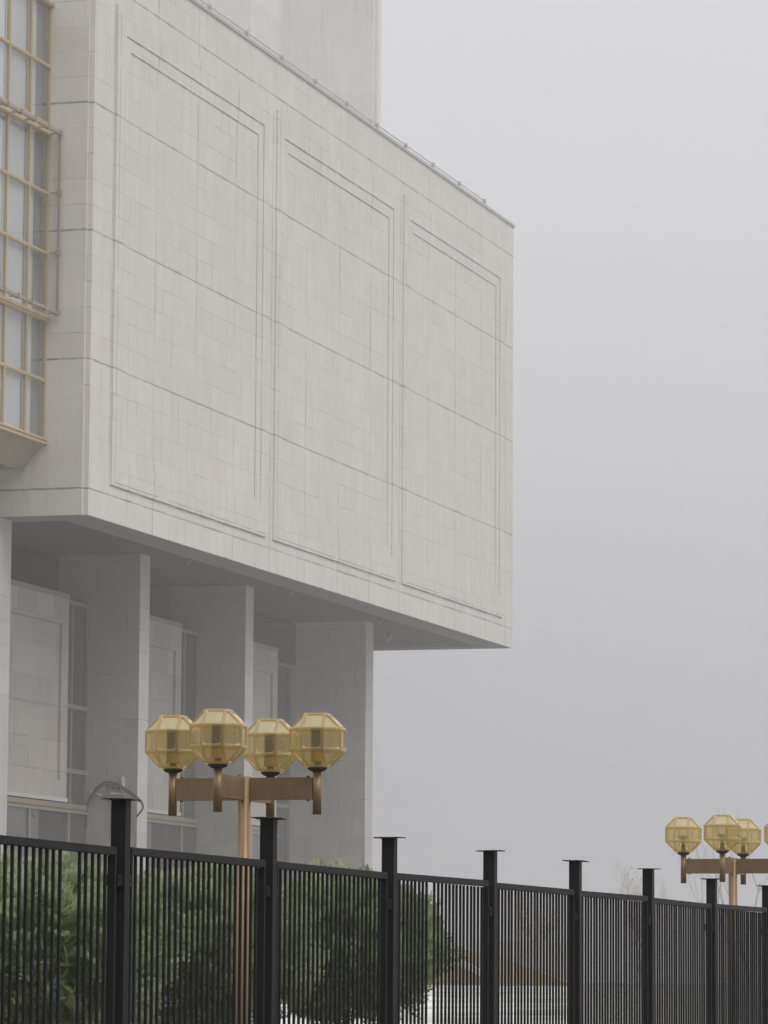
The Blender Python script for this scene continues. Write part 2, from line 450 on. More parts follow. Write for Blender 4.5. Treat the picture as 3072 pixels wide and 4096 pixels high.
sections = [(14.41, 15.80, 17.23), (17.39, 18.88, 20.34, 21.77), (22.04, 23.45, 24.94)]
fr = MB()
mw = .030
for sec in sections:
    for y in YM: fr.box(XB-.05, XB+.04, y-mw, y+mw, sec[0], sec[-1])
    for j, z in enumerate(sec[1:-1]):
        for ya_, yb_ in zip(YM[1:], YM): fr.box(XB-.05, XB+.03, ya_+mw, yb_-mw, z-.045, z+.045); fr.box(XB+.03, XB+.05, ya_+mw, yb_-mw, z-.018, z+.018)
for x in (-36.5, -37.9, -39.3):
    for sec in sections: fr.box(x-mw, x+mw, YN-.07, YN+.05, sec[0], sec[-1])
for sec in sections:
    for z in sec[1:-1]: fr.box(XL, XB-.05, YN-.055, YN+.05, z-.05, z+.05)
fr.build('bay_frame', M_bronze, bay, origin=B0)
for (z0, z1, big) in ((14.26,14.41,1),(17.23,17.39,0),(21.77,22.04,1),(24.94,25.02,1)):
    m = MB()
    if big:
        h = (z1-z0)
        m.box(XB-.1, XB+.10, YN-.08, YW, z0, z0+h*.35); m.box(XB-.1, XB+.055, YN-.05, YW, z0+h*.35, z0+h*.65); m.box(XB-.1, XB+.09, YN-.07, YW, z0+h*.65, z1)
    else:
        m.box(XB-.1, XB+.08, YN-.07, YW, z0, z1); m.box(XB+.08, XB+.11, YN-.07, YW, z0+.06, z1-.04)
    m.build('bay_beam', M_bronze, bay, origin=B0, bevel=.006)
# panes with pale blinds behind, bare glass in the last strip by the wall
for sec in sections:
    for z0, z1 in zip(sec, sec[1:]):
        for ya_, yb_ in zip(YM[1:], YM):
            m = MB(); m.box(XB-.012, XB, ya_+mw, yb_-mw, z0+.05, z1-.05)
            pn = m.build('pane', M_pane, bay, origin=B0)
            m = MB(); top = 87.24 if yb_ > 87.5 else yb_-mw
            m.box(XB-.11, XB-.10, ya_+mw, top, z0, z1)
            m.build('blind', M_blind, pn, origin=B0)
for x0, x1 in ((-39.3,-37.9),(-37.9,-36.5),(-36.5,XB-.05)):
    for sec in sections:
        m = MB(); m.box(x0+mw, x1-mw, YN, YN+.012, sec[0]+.05, sec[-1]-.05)
        m.build('pane', M_pane, bay, origin=B0)
# gantry rails round the bay
g = MB(); XR = XB+.33
for z in (21.80, 17.42):
    g.box(XR-.035, XR+.035, 82.0, 87.86, z-.035, z+.035)
for y in (87.80, 82.1):
    g.box(XR-.028, XR+.028, y-.028, y+.028, 17.455, 21.765)
for z in (21.80, 20.34, 18.88, 17.42):
    for y in ((87.80, 87.0, 86.15, 85.3, 84.45, 83.6) if z in (21.80, 17.42) else (87.80,)):
        g.box(XB+.11, XR-.036, y-.022, y+.022, z-.022, z+.022)
        g.box(XR-.055, XR+.055, y-.055, y+.055, z-.06, z+.06)
g.build('bay_gantry', M_bronze_dull, bay, origin=B0)

# ---- stone fins under the block
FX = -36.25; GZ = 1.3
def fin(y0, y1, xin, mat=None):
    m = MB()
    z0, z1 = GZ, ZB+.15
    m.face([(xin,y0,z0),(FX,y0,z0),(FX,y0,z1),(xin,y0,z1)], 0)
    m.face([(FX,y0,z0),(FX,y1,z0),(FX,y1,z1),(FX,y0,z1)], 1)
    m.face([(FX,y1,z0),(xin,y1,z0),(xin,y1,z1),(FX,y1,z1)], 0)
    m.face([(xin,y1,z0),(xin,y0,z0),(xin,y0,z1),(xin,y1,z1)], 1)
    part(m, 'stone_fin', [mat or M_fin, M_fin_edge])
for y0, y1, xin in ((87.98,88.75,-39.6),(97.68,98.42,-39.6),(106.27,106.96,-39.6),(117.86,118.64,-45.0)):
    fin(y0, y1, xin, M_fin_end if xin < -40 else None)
# slim joint strip at the outer edge of the last fin
# ---- recessed wall bays between the fins
def recess(yf0, yf1, pz0, pz1, ye, xg, mull):
    """marble panel from the fin to ye, glazed slot from ye to the next fin (plane xg), window band below pz0"""
    XP = -37.6
    m = MB()
    y0, y1, z0, z1 = yf0+.002, ye, pz0, pz1
    def cor(r, x): return [(x,r[0],r[2]),(x,r[1],r[2]),(x,r[1],r[3]),(x,r[0],r[3])]
    rs = [((y0,y1,z0,z1),XP-1.1),((y0,y1,z0,z1),XP),((y0+.6,y1-.45,z0+.55,z1-.68),XP),((y0+.6,y1-.45,z0+.55,z1-.68),XP-.07)]
    for (ra, xa_), (rb, xb_) in zip(rs, rs[1:]):
        A, B = cor(ra, xa_), cor(rb, xb_)
        for i in range(4):
            j = (i+1) % 4; m.face([A[i],A[j],B[j],B[i]])
    m.face(cor(*rs[-1]))
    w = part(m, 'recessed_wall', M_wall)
    m = MB(); m.box(XP, XP+.05, y0, y1, z0-.005, z0+.09); m.build('wall_ledge', M_fin_edge, w, origin=B0)
    # dark groove
    m = MB(); m.box(XP-.065, XP-.05, y0+.6, y1-.46, 8.56, 8.62); m.box(XP+.002, XP+.01, y1-.45, y1, 8.555, 8.61)
    m.build('wall_groove', M_grime_shade, w, origin=B0)
    # dark void above and behind
    m = MB(); m.box(XP-2.0, XP-1.9, yf0, yf1, GZ, ZB+.1); m.build('dark_void', M_dark, w, origin=B0)
    m = MB(); m.box(XP-1.0, XP-.95, yf0, yf1, pz1+.0, ZB+.1); m.build('clerestory_glass', M_clere, w, origin=B0)
    # bronze beam over the panel
    m = MB(); m.box(XP-.6, XP+.03, y0, y1, pz1+.003, pz1+.12); m.build('head_beam', M_bronze_dark, w, origin=B0)
    # glazed slot
    s = MB()
    s.box(xg-.06, xg+.05, ye+.01, ye+.11, GZ, pz1)
    s.box(xg-.06, xg+.05, yf1-.10, yf1-.01, GZ, pz1)
    s.box(xg-.06, xg+.05, ye+.11, yf1-.10, pz1-.10, pz1)
    for z in (8.62, 6.95):
        s.box(xg-.06, xg+.06, ye+.11, yf1-.10, z-.06, z+.06)
    s.box(xg-.06, xg+.03, ye+.42, ye+.49, GZ, pz1-.1)
    sl = part(s, 'slot_window', M_bronze_dark)
    m = MB(); m.box(xg-.03, xg-.015, ye+.11, yf1-.10, GZ, pz1-.1); m.build('pane', M_glass_dark, sl, origin=B0)
    m = MB(); m.box(xg-.5, xg-.45, ye+.5, yf1-.10, GZ, pz1-.8); m.build('curtain', M_curtain, sl, origin=B0)
    # window band below
    b = MB(); ybe = yf1-.01 if xg > -38 else ye+.10
    zt = pz0-.02
    b.box(XP-.08, XP+.02, y0, ybe, zt-.14, zt-.012); b.box(XP-.08, XP+.05, y0, ybe, zt-.25, zt-.18); b.box(XP-.08, XP-.02, y0, ybe, zt-.18, zt-.14)
    yy = [y0+.06] + mull + [ybe-.06]
    for y in yy: b.box(XP-.07, XP+.02, y-.05, y+.05, GZ, zt-.25)
    b.box(XP-.07, XP+.02, y0, ybe, 3.2, 3.32)
    bw_ = part(b, 'window_band', M_bronze_dark)
    for ya_, yb_ in zip(yy, yy[1:]):
        m = MB(); m.box(XP-.04, XP-.025, ya_+.05, yb_-.05, GZ, zt-.25); pn = m.build('pane', M_glass_dark, bw_, origin=B0)
        d = yb_-ya_
        m = MB(); m.box(XP-.36, XP-.33, yb_-.05-d*.22, yb_-.05, GZ, zt-.25); m.box(XP-.42, XP-.40, ya_+d*.3, ya_+d*.38, GZ, zt-.25)
        m.build('curtain', M_curtain, pn, origin=B0)
recess(88.75, 97.68, 6.13, 11.38, 96.05, -37.68, [90.6, 93.55, 96.25])
recess(98.42, 106.27, 6.13, 11.38, 104.70, -37.68, [99.0, 101.9, 104.88])
recess(106.96, 117.86, 6.13, 11.38, 113.25, -38.72, [108.6, 111.0])
# wall behind everything, closing the ground storey
m = MB(); m.box(XW, -45.0, 88.3, 118.4, GZ, ZB+.1)
part(m, 'core_wall', M_fin)

# fittings under the soffit
for i, (x, y, lb) in enumerate(((-35.25,98.7,'small pale floodlight under the soffit nearest the bay window end'),
                 (-35.3,107.6,'small pale floodlight under the soffit, the middle one'),
                 (-35.5,116.9,'small pale floodlight under the soffit above the last fin'),
                 (-36.6,121.4,'pale floodlight hanging low under the soffit beyond the last fin'))):
    t = thing('floodlight', lb, 'floodlight', (x, y, ZB+.16), 'floodlights under the soffit')
    m = MB(); s = .7 if i < 3 else 1.3
    m.tube([(0,0,0),(0,0,-.16*s)], .015*s, 6); m.build('stem', M_cable, t)
    m = MB(); m.tube([(-.03*s,-.10*s,-.30*s),(.0,.02*s,-.2*s),(.04*s,.12*s,-.14*s)], .05*s, 10, r2=.03*s); m.build('lamp_head', M_fixture, t)

# cable loop and wall fittings on the second fin
cab = [(-37.619,5.6),(-37.615,5.88),(-37.57,6.17),(-37.41,6.48),(-37.24,6.64),(-37.06,6.71),(-36.88,6.70),(-36.70,6.64),(-36.35,6.42),(-36.16,6.28),(-36.06,6.14),(-36.05,6.02),(-36.10,5.93),(-36.215,5.80)]
def smooth_pts(pts, n=4):
    out = []
    P = [Vector(p) for p in pts]
    for i in range(len(P)-1):
        p0, p1, p2, p3 = P[max(i-1,0)], P[i], P[i+1], P[min(i+2,len(P)-1)]
        for k in range(n):
            t = k/n
            out.append(.5*((2*p1)+(p2-p0)*t+(2*p0-5*p1+4*p2-p3)*t*t+(3*p1-p0-3*p2+p3)*t**3))
    out.append(P[-1]); return out
c0 = (-36.9, 97.6, 6.2)
t = thing('cable_loop', 'thick black double cable arching across a stone fin above a fence post', 'cable', c0)
for d in (0.0, .065):
    m = MB(); m.tube(smooth_pts([(x + d*.25, 97.60-.06-d*.3, z - d*(1 if i < 10 else -.2)) for i, (x, z) in enumerate(cab)]), .026, 7)
    m.build('cable', M_cable, t, origin=c0, smooth=True)
m = MB()
for x, z in ((-37.03,6.62),(-36.78,6.58),(-36.90,6.60)): m.box(x-.03, x+.03, 97.53, 97.68, z-.07, z+.0)
m.build('cable_clip', M_cable, t, origin=c0)
for (x, z, tilt, w, lb) in ((-37.36,6.42,-.3,.16,'slim white light fitting on the stone fin inside the cable arch, nearer the window'),
                        (-36.76,6.42,-.05,.19,'slim white light fitting on the stone fin under the cable arch crown')):
    o0 = (x, 97.66, z); t = thing('wall_light', lb, 'wall light', o0, 'light fittings on the fin')
    m = MB()
    c, s = math.cos(tilt), math.sin(tilt)
    pr = [(-w,.03),(w,.012),(w,-.012),(-w,-.03)]
    q = [(a*c-b*s, a*s+b*c) for a, b in pr]
    m.face([(a,-.10,b) for a, b in q]); m.face([(a,.0,b) for a, b in q][::-1])
    for i in range(4):
        j = (i+1)%4; m.face([(q[i][0],-.10,q[i][1]),(q[i][0],0,q[i][1]),(q[j][0],0,q[j][1]),(q[j][0],-.10,q[j][1])])
    m.build('fixture_body', M_white, t)
    m = MB(); m.box(-.02,.02,0,.018,-.03,.03); m.build('bracket', M_cable, t)
o0 = (-36.645, 97.66, 6.72)
t = thing('junction_box', 'small upright pale junction box on the stone fin above the cable', 'junction box', o0)
m = MB(); m.box(-.04,.04,-.06,.018,-.14,.14); m.build('box_body', M_white, t, bevel=.008)
m = MB(); m.tube(smooth_pts([(-.1,-.01,-.16),(-.05,-.01,-.3),(-.03,-.01,-.45)]), .008, 5); m.build('lead', M_cable, t)
t = thing('thin_wire', 'thin dark wire hanging down the stone fin below the light fittings', 'wire', (-37.2, 97.66, 6.3))
m = MB(); m.tube(smooth_pts([(-.02,-.01,.07),(.12,-.01,-.02),(.22,-.01,-.25),(.24,-.01,-.6),(.20,-.01,-1.05)]), .011, 5); m.build('wire_strand', M_cable, t)

# ------------------------------------------------------------------ tower behind
m = MB(); zr = ZT-.05
m.box(XW+2, -39.29, 115, 118.1, zr, 46); tow = part(m, 'roof_tower', M_tower)
m = MB(); m.box(XW+3, -36.22, 118.1, 118.7, zr, 46); m.build('tower_wing', M_tower, tow, origin=B0)
m = MB(); m.box(-36.22, -36.10, 118.25, 118.6, zr, 46); m.build('tower_edge', M_tower, tow, origin=B0)

# ------------------------------------------------------------------ fence
FXX = -9.005; PITCH = 2.985; F0 = (FXX, 35.0, 0.0)
fence = thing('metal_fence', 'black steel fence of square posts with flat caps and upright bars', 'fence', F0)
def post_mesh():
    m = MB(); m.box(-.05,.05,-.05,.05,-.2,2.715); return m
def bent_cap(seed):
    r = random.Random(seed); m = MB(); k = 7; h = .102
    tilt, tx = r.uniform(-.06,.06), r.uniform(-.05,.05)
    V = {}
    for lay in (0, 1):
        for i in range(k):
            for j in range(k):
                x = -h + 2*h*i/(k-1); y = -h + 2*h*j/(k-1)
                z = 2.716 + lay*.006 + tilt*x*.5 + tx*y*.5
                e = max(abs(x), abs(y)) / h
                z -= max(0, e-.55)*r.uniform(.004,.016)
                V[lay,i,j] = len(m.v); m.v.append((x, y, z))
    for lay in (0, 1):
        for i in range(k-1):
            for j in range(k-1):
                q = (V[lay,i,j],V[lay,i+1,j],V[lay,i+1,j+1],V[lay,i,j+1]); m.f.append(q if lay else q[::-1]); m.m.append(0)
    for i in range(k-1):
        for a, b, fl in (((i,0),(i+1,0),0),((i,k-1),(i+1,k-1),1),((0,i),(0,i+1),1),((k-1,i),(k-1,i+1),0)):
            q = (V[0,*a],V[0,*b],V[1,*b],V[1,*a]); m.f.append(q[::-1] if fl else q); m.m.append(0)
    return m
posts = []
for n in range(-1, 9):
    y = 23.97 + PITCH*n; dz = (-.005,.03,.03,.0,-.005,.0,.012,-.01,-.01,0)[n+1]
    o = post_mesh().build('fence_post', M_fence, fence, bevel=.004)
    o.location = (0, y-F0[1], dz)
    c = bent_cap(n+3).build('post_cap', M_fence, o)
    for s in (-1, 1):
        m = MB(); m.box(-.045,.034, s*.09-.0405, s*.09+.0405, 2.16, 2.235)
        m.box(.0335,.042, s*.09-.012, s*.09+.012, 2.188, 2.212)
        m.build('fence_bracket', M_fence, o)
missing = {-1: (17,18), 2: (9,)}
for n in range(-1, 8):
    y0 = 23.97 + PITCH*n + .135; y1 = 23.97 + PITCH*(n+1) - .33
    y1 = 23.97 + PITCH*(n+1) - .132
    L = y1 - y0; yc = y0
    rr = random.Random(n+50); sag = rr.uniform(-.010,.012)
    m = MB(); dX = .026
    zt = 2.445; h = .052
    # top rail (slightly out of level, as welded), bottom rail, stiles
    b = len(m.v); m.box(-dX, dX, 0, L, zt-h, zt)
    for i in (2,3,6,7):
        x_, y_, z_ = m.v[b+i]; m.v[b+i] = (x_, y_, z_ + sag)
    m.box(-dX, dX, .032, L-.032, .12, .17)
    m.box(-dX, dX, 0, .032, .12, zt-h-.001); m.box(-dX, dX, L-.032, L, .12, zt-h-.001+min(sag,0))
    o = m.build('fence_panel', M_fence, fence, bevel=.003); o.location = (0, y0-F0[1], 0)
    m = MB(); nb = 23; pit = (L-.064)/(nb+1)
    for k in range(1, nb+1):
        if k in missing.get(n, ()): continue
        yk = .032 + pit*k + rr.uniform(-.004,.004); lean = rr.uniform(-.006,.006)
        b = len(m.v); m.box(-.0088,.0088, yk-.010, yk+.010, .17, zt-h+.004)
        for i in range(4,8):
            x_, y_, z_ = m.v[b+i]; m.v[b+i] = (x_, y_+lean, z_)
    m.build('picket_infill', M_fence, o)

# ------------------------------------------------------------------ street lamps
def rhombicub(R_half, inset=.16, bev=.02):
    """rhombicuboctahedron, flat to flat 2*R_half; every square gets a glass rim and a lighter rounded window"""
    a = 1.0; b = 1 + math.sqrt(2); s = R_half / b
    V = []
    from itertools import product
    for ax in range(3):
        for sx, sy, sz in product((-1,1), repeat=3):
            p = [sx*a, sy*a, sz*a]; p[ax] = [sx,sy,sz][ax]*b
            V.append(Vector(p)*s)
    dirs = []
    for d in product((-1,0,1), repeat=3):
        if d != (0,0,0): dirs.append(Vector(d).normalized())
    faces = []
    for d in dirs:
        mx = max(v.dot(d) for v in V)
        f = [v for v in V if v.dot(d) > mx - 1e-4]
        c = sum(f, Vector())/len(f)
        e1 = (f[0]-c).normalized(); e2 = d.cross(e1)
        f.sort(key=lambda v: math.atan2((v-c).dot(e2), (v-c).dot(e1)))
        faces.append((d, c, f))
    return V, faces
def globe_mesh(R_half):
    """thick moulded glass: flat rim along the edges, sloped step, rounded window sunk a little"""
    V, faces = rhombicub(R_half)
    m = MB()
    for d, c, f in faces:
        n = len(f); kk = 4
        def ring(scale, rad, sink):
            out = []
            for i in range(n):
                p, prv, nxt = f[i], f[i-1], f[(i+1)%n]
                q = c + (p-c)*scale
                P_, Q_ = q + (prv-p).normalized()*R_half*rad, q + (nxt-p).normalized()*R_half*rad
                for k in range(kk+1):
                    t = k/kk; out.append((P_*(1-t)**2 + q*2*t*(1-t) + Q_*t*t) - d*R_half*sink)
            return out
        A, B = ring(.86, .10, .0), ring(.74, .11, .05)
        W = len(A)
        for i in range(n):
            p, nx = f[i], f[(i+1)%n]
            for k in range(kk): m.face([p, A[i*(kk+1)+k+1], A[i*(kk+1)+k]][::-1], 1)
            m.face([p, nx, A[((i+1)*(kk+1))%W], A[i*(kk+1)+kk]], 1)
        for i in range(W):
            j = (i+1) % W; m.face([A[i], A[j], B[j], B[i]], 1)
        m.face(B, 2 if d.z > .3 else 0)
    bm = bmesh.new(); 
    vs = [bm.verts.new(v) for v in m.v]
    for fc, mi in zip(m.f, m.m):
        F_ = bm.faces.new([vs[i] for i in fc]); F_.material_index = mi
    bmesh.ops.remove_doubles(bm, verts=bm.verts, dist=1e-5)
    bmesh.ops.recalc_face_normals(bm, faces=bm.faces)
    bm.verts.index_update()
    o = MB(); o.v = [tuple(v.co) for v in bm.verts]; o.f = [tuple(v.index for v in F_.verts) for F_ in bm.faces]; o.m = [F_.material_index for F_ in bm.faces]
    bm.free(); return o
LR = .65; GH = .227
def make_lamp(name, label, loc, rot, louvre, dz=0.0):
    t = thing(name, label, 'street lamp', loc, 'lamps behind the fence', rot)
    ZA = 3.33 + dz - loc[2]                          # top of the arms above the lamp's foot
    zc = 3.635 + dz - loc[2]                         # globe centre
    m = MB(); m.tube([(0,0,-.3),(0,0,ZA+.005)], .056, 24); p = m.build('lamp_post', M_gold, t, smooth=False)
    p.data.polygons.foreach_set('use_smooth', [len(f.vertices)==4 for f in p.data.polygons])
    m = MB(); m.box(-.062,-.03,-.012,.012,ZA+.005,ZA+.02); m.build('post_top_bolt', M_gold_dull, p)
    for i in range(4):
        a = i*math.pi/2
        c, s = math.cos(a), math.sin(a)
        def rot_(m):
            m.v = [(x*c-y*s, x*s+y*c, z) for x, y, z in m.v]; return m
        m = MB(); m.box(.057, LR-.036, -.021, .021, ZA-.195, ZA-.006)
        for zz in (ZA-.006, ZA-.195-.012):
            m.box(LR-.09, LR-.07, -.01, .01, zz+.001, zz+.013, 1)
        rot_(m).build('lamp_arm', [M_gold_dull, M_dish], t)
        m = MB(); m.tube([(LR,0,ZA-.32),(LR,0,zc-GH-.010)], .0365, 20)
        h = rot_(m).build('lamp_head', M_gold, t)
        h.data.polygons.foreach_set('use_smooth', [len(f.vertices)==4 for f in h.data.polygons])
        m = MB(); zb = zc-GH
        m.lathe([(.037,zb-.038),(.052,zb-.034),(.080,zb-.018),(.086,zb-.008),(.080,zb-.002),(.035,zb+.012),(.030,zb+.045)], LR, 0, 24)
        rot_(m).build('dish', M_dish, h, smooth=True)
        if louvre:
            m = MB(); m.lathe([(.058,zb+.046),(.058,zb+.125),(.054,zb+.128)], LR, 0, 20, 0)
            rot_(m).build('socket', M_socket, h)
            m = MB(); pr = []; z = zb+.13; 
            for k in range(13):
                pr += [(.050,z),(.060,z+.004),(.060,z+.008),(.050,z+.0115)]; z += .0155
            m.lathe(pr, LR, 0, 24); rot_(m).build('ribbed_reflector', M_louvre, h)
        else:
            m = MB(); m.lathe([(.028,zb+.046),(.028,zb+.10)], LR, 0, 16); rot_(m).build('socket', M_louvre, h)
            m = MB(); m.lathe([(.018,zb+.10),(.022,zb+.14),(.032,zb+.165),(.055,zb+.19),(.058,zb+.215),(.05,zb+.225),(.01,zb+.228)], LR, 0, 20); rot_(m).build('mushroom_bulb', M_bulb, h, smooth=True)
        g = globe_mesh(GH)
        ga = R(5.35) - rot   # facets keep their own direction
        cg, sg = math.cos(ga), math.sin(ga)
        g.v = [(x*cg-y*sg+LR*c, x*sg+y*cg+LR*s, z+zc) for x, y, z in g.v]
        g.build('globe', [M_shell, M_shell_edge, M_shell_skylit], h)
    return t
make_lamp('street_lamp', 'four-armed gold street lamp with faceted amber globes around dark ribbed cylinders', (-10.91, 32.0, ground_z(-10.91,32)), R(-1.2), True, -.022)
make_lamp('street_lamp', 'four-armed gold street lamp farther along with mushroom bulbs in its amber globes', (-10.60, 50.6, ground_z(-10.6,50.6)), R(0.0), False, -.13)

# ------------------------------------------------------------------ thuja trees
def spray(m, p, d, L, r, up):
    """a flat fan of scale-leaf twigs"""
    d = d.normalized(); side = d.cross(Vector((r.uniform(-1,1), r.uniform(-1,1), r.uniform(-.3,1))))
    if side.length < .1: side = d.cross(Vector((1,0,0)))
    side.normalize(); n = 6
    droop = Vector((0,0,-.35*L))
    for k in range(n+1):
        t = k / n
        b = p + d*L*t + droop*t*t*.6
        for s in ((-1, 1) if k < n else (0,)):
            l = L*(.50*(1-t)+.20)*r.uniform(.7,1.2)
            dd = (d*(.75) + side*s*.8 + up*.12).normalized()
            tip = b + dd*l + Vector((0,0,r.uniform(-.02,.03)))
            w = dd.cross(side.cross(d)).normalized()*L*.052
            mid = b + (tip-b)*.55
            m.face([b, mid + w, tip, mid - w])
            for q in (.45, .75):
                e = b + (tip-b)*q
                for s2 in (-1, 1):
                    t2 = e + (dd*.6 + (side.cross(d)).cross(dd)*s2*.8).normalized()*l*.33
                    w2 = (t2-e).cross(side.cross(d)).normalized()*L*.040
                    m.face([e, (e+t2)*.5+w2, t2, (e+t2)*.5-w2])
def thuja(loc, rx, rz, zc, label, seed, nspray):
    r = random.Random(seed)
    z0 = ground_z(loc[0], loc[1]); o0 = (loc[0], loc[1], z0)
    t = thing('thuja_tree', label, 'thuja tree', o0, 'thuja trees behind the fence')
    C = Vector((0,0,zc - z0))
    m = MB()
    m.tube([(0,0,-.2),(.02,0,.5),(-.01,.02,1.1),(0,0,zc-z0+.3)], .055, 8, r2=.02)
    for k in range(26):
        a = r.uniform(0,6.283); z = r.uniform(.75, zc-z0+rz*.5); l = rx*r.uniform(.6,.95)
        q = Vector((math.cos(a)*l, math.sin(a)*l, z + l*r.uniform(.25,.6)))
        p = Vector((0,0,z)); m.tube([p, p.lerp(q,.5)+Vector((0,0,-.04)), q], .016, 5, r2=.004)
    m.build('trunk', M_bark, t)
    m = MB()
    for i in range(nspray):
        v = Vector((r.gauss(0,1), r.gauss(0,1), r.gauss(0,1))).normalized()
        bump = 1 + .22*mnoise.noise(v*2.3 + Vector((seed,0,0))) + .10*mnoise.noise(v*6 + Vector((0,seed,0)))
        shell = (r.random()**.35) if r.random() < .74 else r.uniform(.05,.8)
        e = bump*(.40+.60*shell)
        p = C + Vector((v.x*rx*e, v.y*rx*e, v.z*rz*e))
        d = v*1.0 + Vector((0,0,.65)) + Vector((r.uniform(-.5,.5), r.uniform(-.5,.5), r.uniform(-.4,.4)))
        spray(m, p, d, r.uniform(.15,.29), r, Vector((0,0,1)))
    m.build('crown', M_thuja, t)
thuja((-14.22,36.0), 1.04, .74, 1.84, 'bushy green thuja tree behind the first fence panel, nearest the camera', 3, 2600)
thuja((-13.72,39.0), 1.00, .74, 1.86, 'bushy green thuja tree behind the post of the near lamp', 8, 2500)
thuja((-13.13,42.0), .92, .70, 1.97, 'bushy green thuja tree standing last in its row, beside open pale ground', 12, 2500)

# ------------------------------------------------------------------ bare trees, autumn shrubs
def bare_tree(loc, H, label, seed, lean=(0,0), depth=5, spread=.55, group='bare trees in the fog', r0=.09, n0=3):
    r = random.Random(seed); z0 = ground_z(loc[0], loc[1]); o0 = (loc[0],loc[1],z0)
    t = thing('bare_tree', label, 'bare tree', o0, group)
    trunk = MB(); tw = MB()
    def grow(p, d, L, rad, lev):
        k = 4; pts = [p]; q = p.copy(); dd = d.copy()
        for i in range(k):
            dd = (dd + Vector((r.uniform(-.16,.16), r.uniform(-.16,.16), r.uniform(-.02,.12)))).normalized()
            q = q + dd*L/k; pts.append(q.copy())
        (trunk if lev == 0 else tw).tube(pts, rad, 6 if lev < 2 else 4, cap=(lev<2), r2=rad*.6)
        if lev >= depth: return
        for c in range(r.choice((2,3,3)) if lev else n0+1):
            f = r.uniform(.35, 1.0); i = min(int(f*k), k-1); b = pts[i].lerp(pts[i+1], f*k-i) if i < k else pts[-1]
            ax = Vector((r.uniform(-1,1), r.uniform(-1,1), r.uniform(-.1,.5))).normalized()
            grow(b, (dd*(1-spread*.6) + ax*spread).normalized(), L*r.uniform(.55,.8), max(rad*.5,.003), lev+1)
    grow(Vector((0,0,-.2)), Vector((lean[0],lean[1],1)).normalized(), H*.42, r0, 0)
    trunk.build('trunk', M_twig, t); tw.build('crown', M_twig, t)
    return t
bare_tree((-21.3,104.0), 6.6, 'bare grey tree in the fog behind the farther lamp', 4, (-.05,0), 5, .45, r0=.06)
bare_tree((-19.6,112.0), 7.6, 'taller bare tree at the far edge of the fog beside the farther lamp', 9, (.03,0), 5, .42, r0=.07)
bare_tree((-26.9,116.0), 4.2, 'faint bare sapling in the fog above the fence, apart from the other trees', 21, (0,0), 5, .42, r0=.05)
def autumn(loc, H, label, seed, w):
    r = random.Random(seed); z0 = ground_z(loc[0],loc[1]); o0 = (loc[0],loc[1],z0)
    t = thing('autumn_shrub', label, 'shrub', o0, 'shrubs with yellow leaves')
    m = MB(); tips = []
    for k in range(16):
        a = r.uniform(0,6.28); q = Vector((math.cos(a)*w*r.uniform(.2,1), math.sin(a)*w*r.uniform(.2,1), H*r.uniform(.6,.98)))
        p1 = q*.5 + Vector((0,0,H*.1)); m.tube([(0,0,-.1), p1, q], .014, 5, r2=.004); tips += [p1.lerp(q,f) for f in (.3,.6,.8,1)]
    m.build('trunk', M_twig, t)
    m = MB()
    for p in tips:
        for k in range(9):
            c = p + Vector((r.gauss(0,.16), r.gauss(0,.16), r.gauss(0,.14)))
            a = Vector((r.uniform(-1,1),r.uniform(-1,1),r.uniform(-1,1))).normalized(); b = a.cross(Vector((0,0,1)) if abs(a.z)<.9 else Vector((1,0,0))).normalized()
            m.face([c, c+a*.04+b*.025, c+a*.08, c+a*.04-b*.025])
    m.build('crown', M_yellow, t)
autumn((-25.7,110.0), 3.1, 'small yellow-leaved shrub showing just over the fence rail', 5, .55)
autumn((-29.3,112.0), 2.5, 'yellow-brown shrub glimpsed between the fence bars above the ramp', 6, .9)

# ------------------------------------------------------------------ entrance ramp
E0 = (-27.0, 100.0, 1.45)
ramp = thing('entrance_ramp', 'tan ramp walls with white sloping copings seen through the fence bars', 'ramp', E0)
def wedge(pts, y0, y1, name, mat):
    m = MB(); n = len(pts)
    m.face([(x,y0,z) for x, z in pts]); m.face([(x,y1,z) for x, z in pts][::-1])
    for i in range(n):
        j = (i+1)%n; m.face([(pts[i][0],y0,pts[i][1]),(pts[i][0],y1,pts[i][1]),(pts[j][0],y1,pts[j][1]),(pts[j][0],y0,pts[j][1])])
    return m.build(name, mat, ramp, origin=E0)
wedge([(-29.4,1.40),(-25.3,1.40),(-25.3,1.58),(-26.95,2.20),(-28.0,2.42),(-29.4,2.42)], 100.0, 100.3, 'ramp_wall', M_tan)
wedge([(-29.4,2.42),(-28.0,2.42),(-28.0,2.68),(-29.4,2.68)], 99.96, 100.34, 'ramp_parapet', M_ramp_white)
wedge([(-28.0,2.424),(-26.95,2.204),(-25.2,1.585),(-25.0,1.72),(-25.2,2.64),(-28.0,2.66)], 100.32, 100.4, 'back_wall', M_ramp_white)
wedge([(-28.7,2.28),(-27.3,1.62),(-27.3,1.80),(-28.7,2.44)], 99.80, 99.99, 'ramp_coping', M_ramp_white)
wedge([(-30.5,1.2),(-24.0,1.2),(-24.0,1.52),(-30.5,1.52)], 99.2, 99.78, 'ramp_kerb', M_ramp_white)

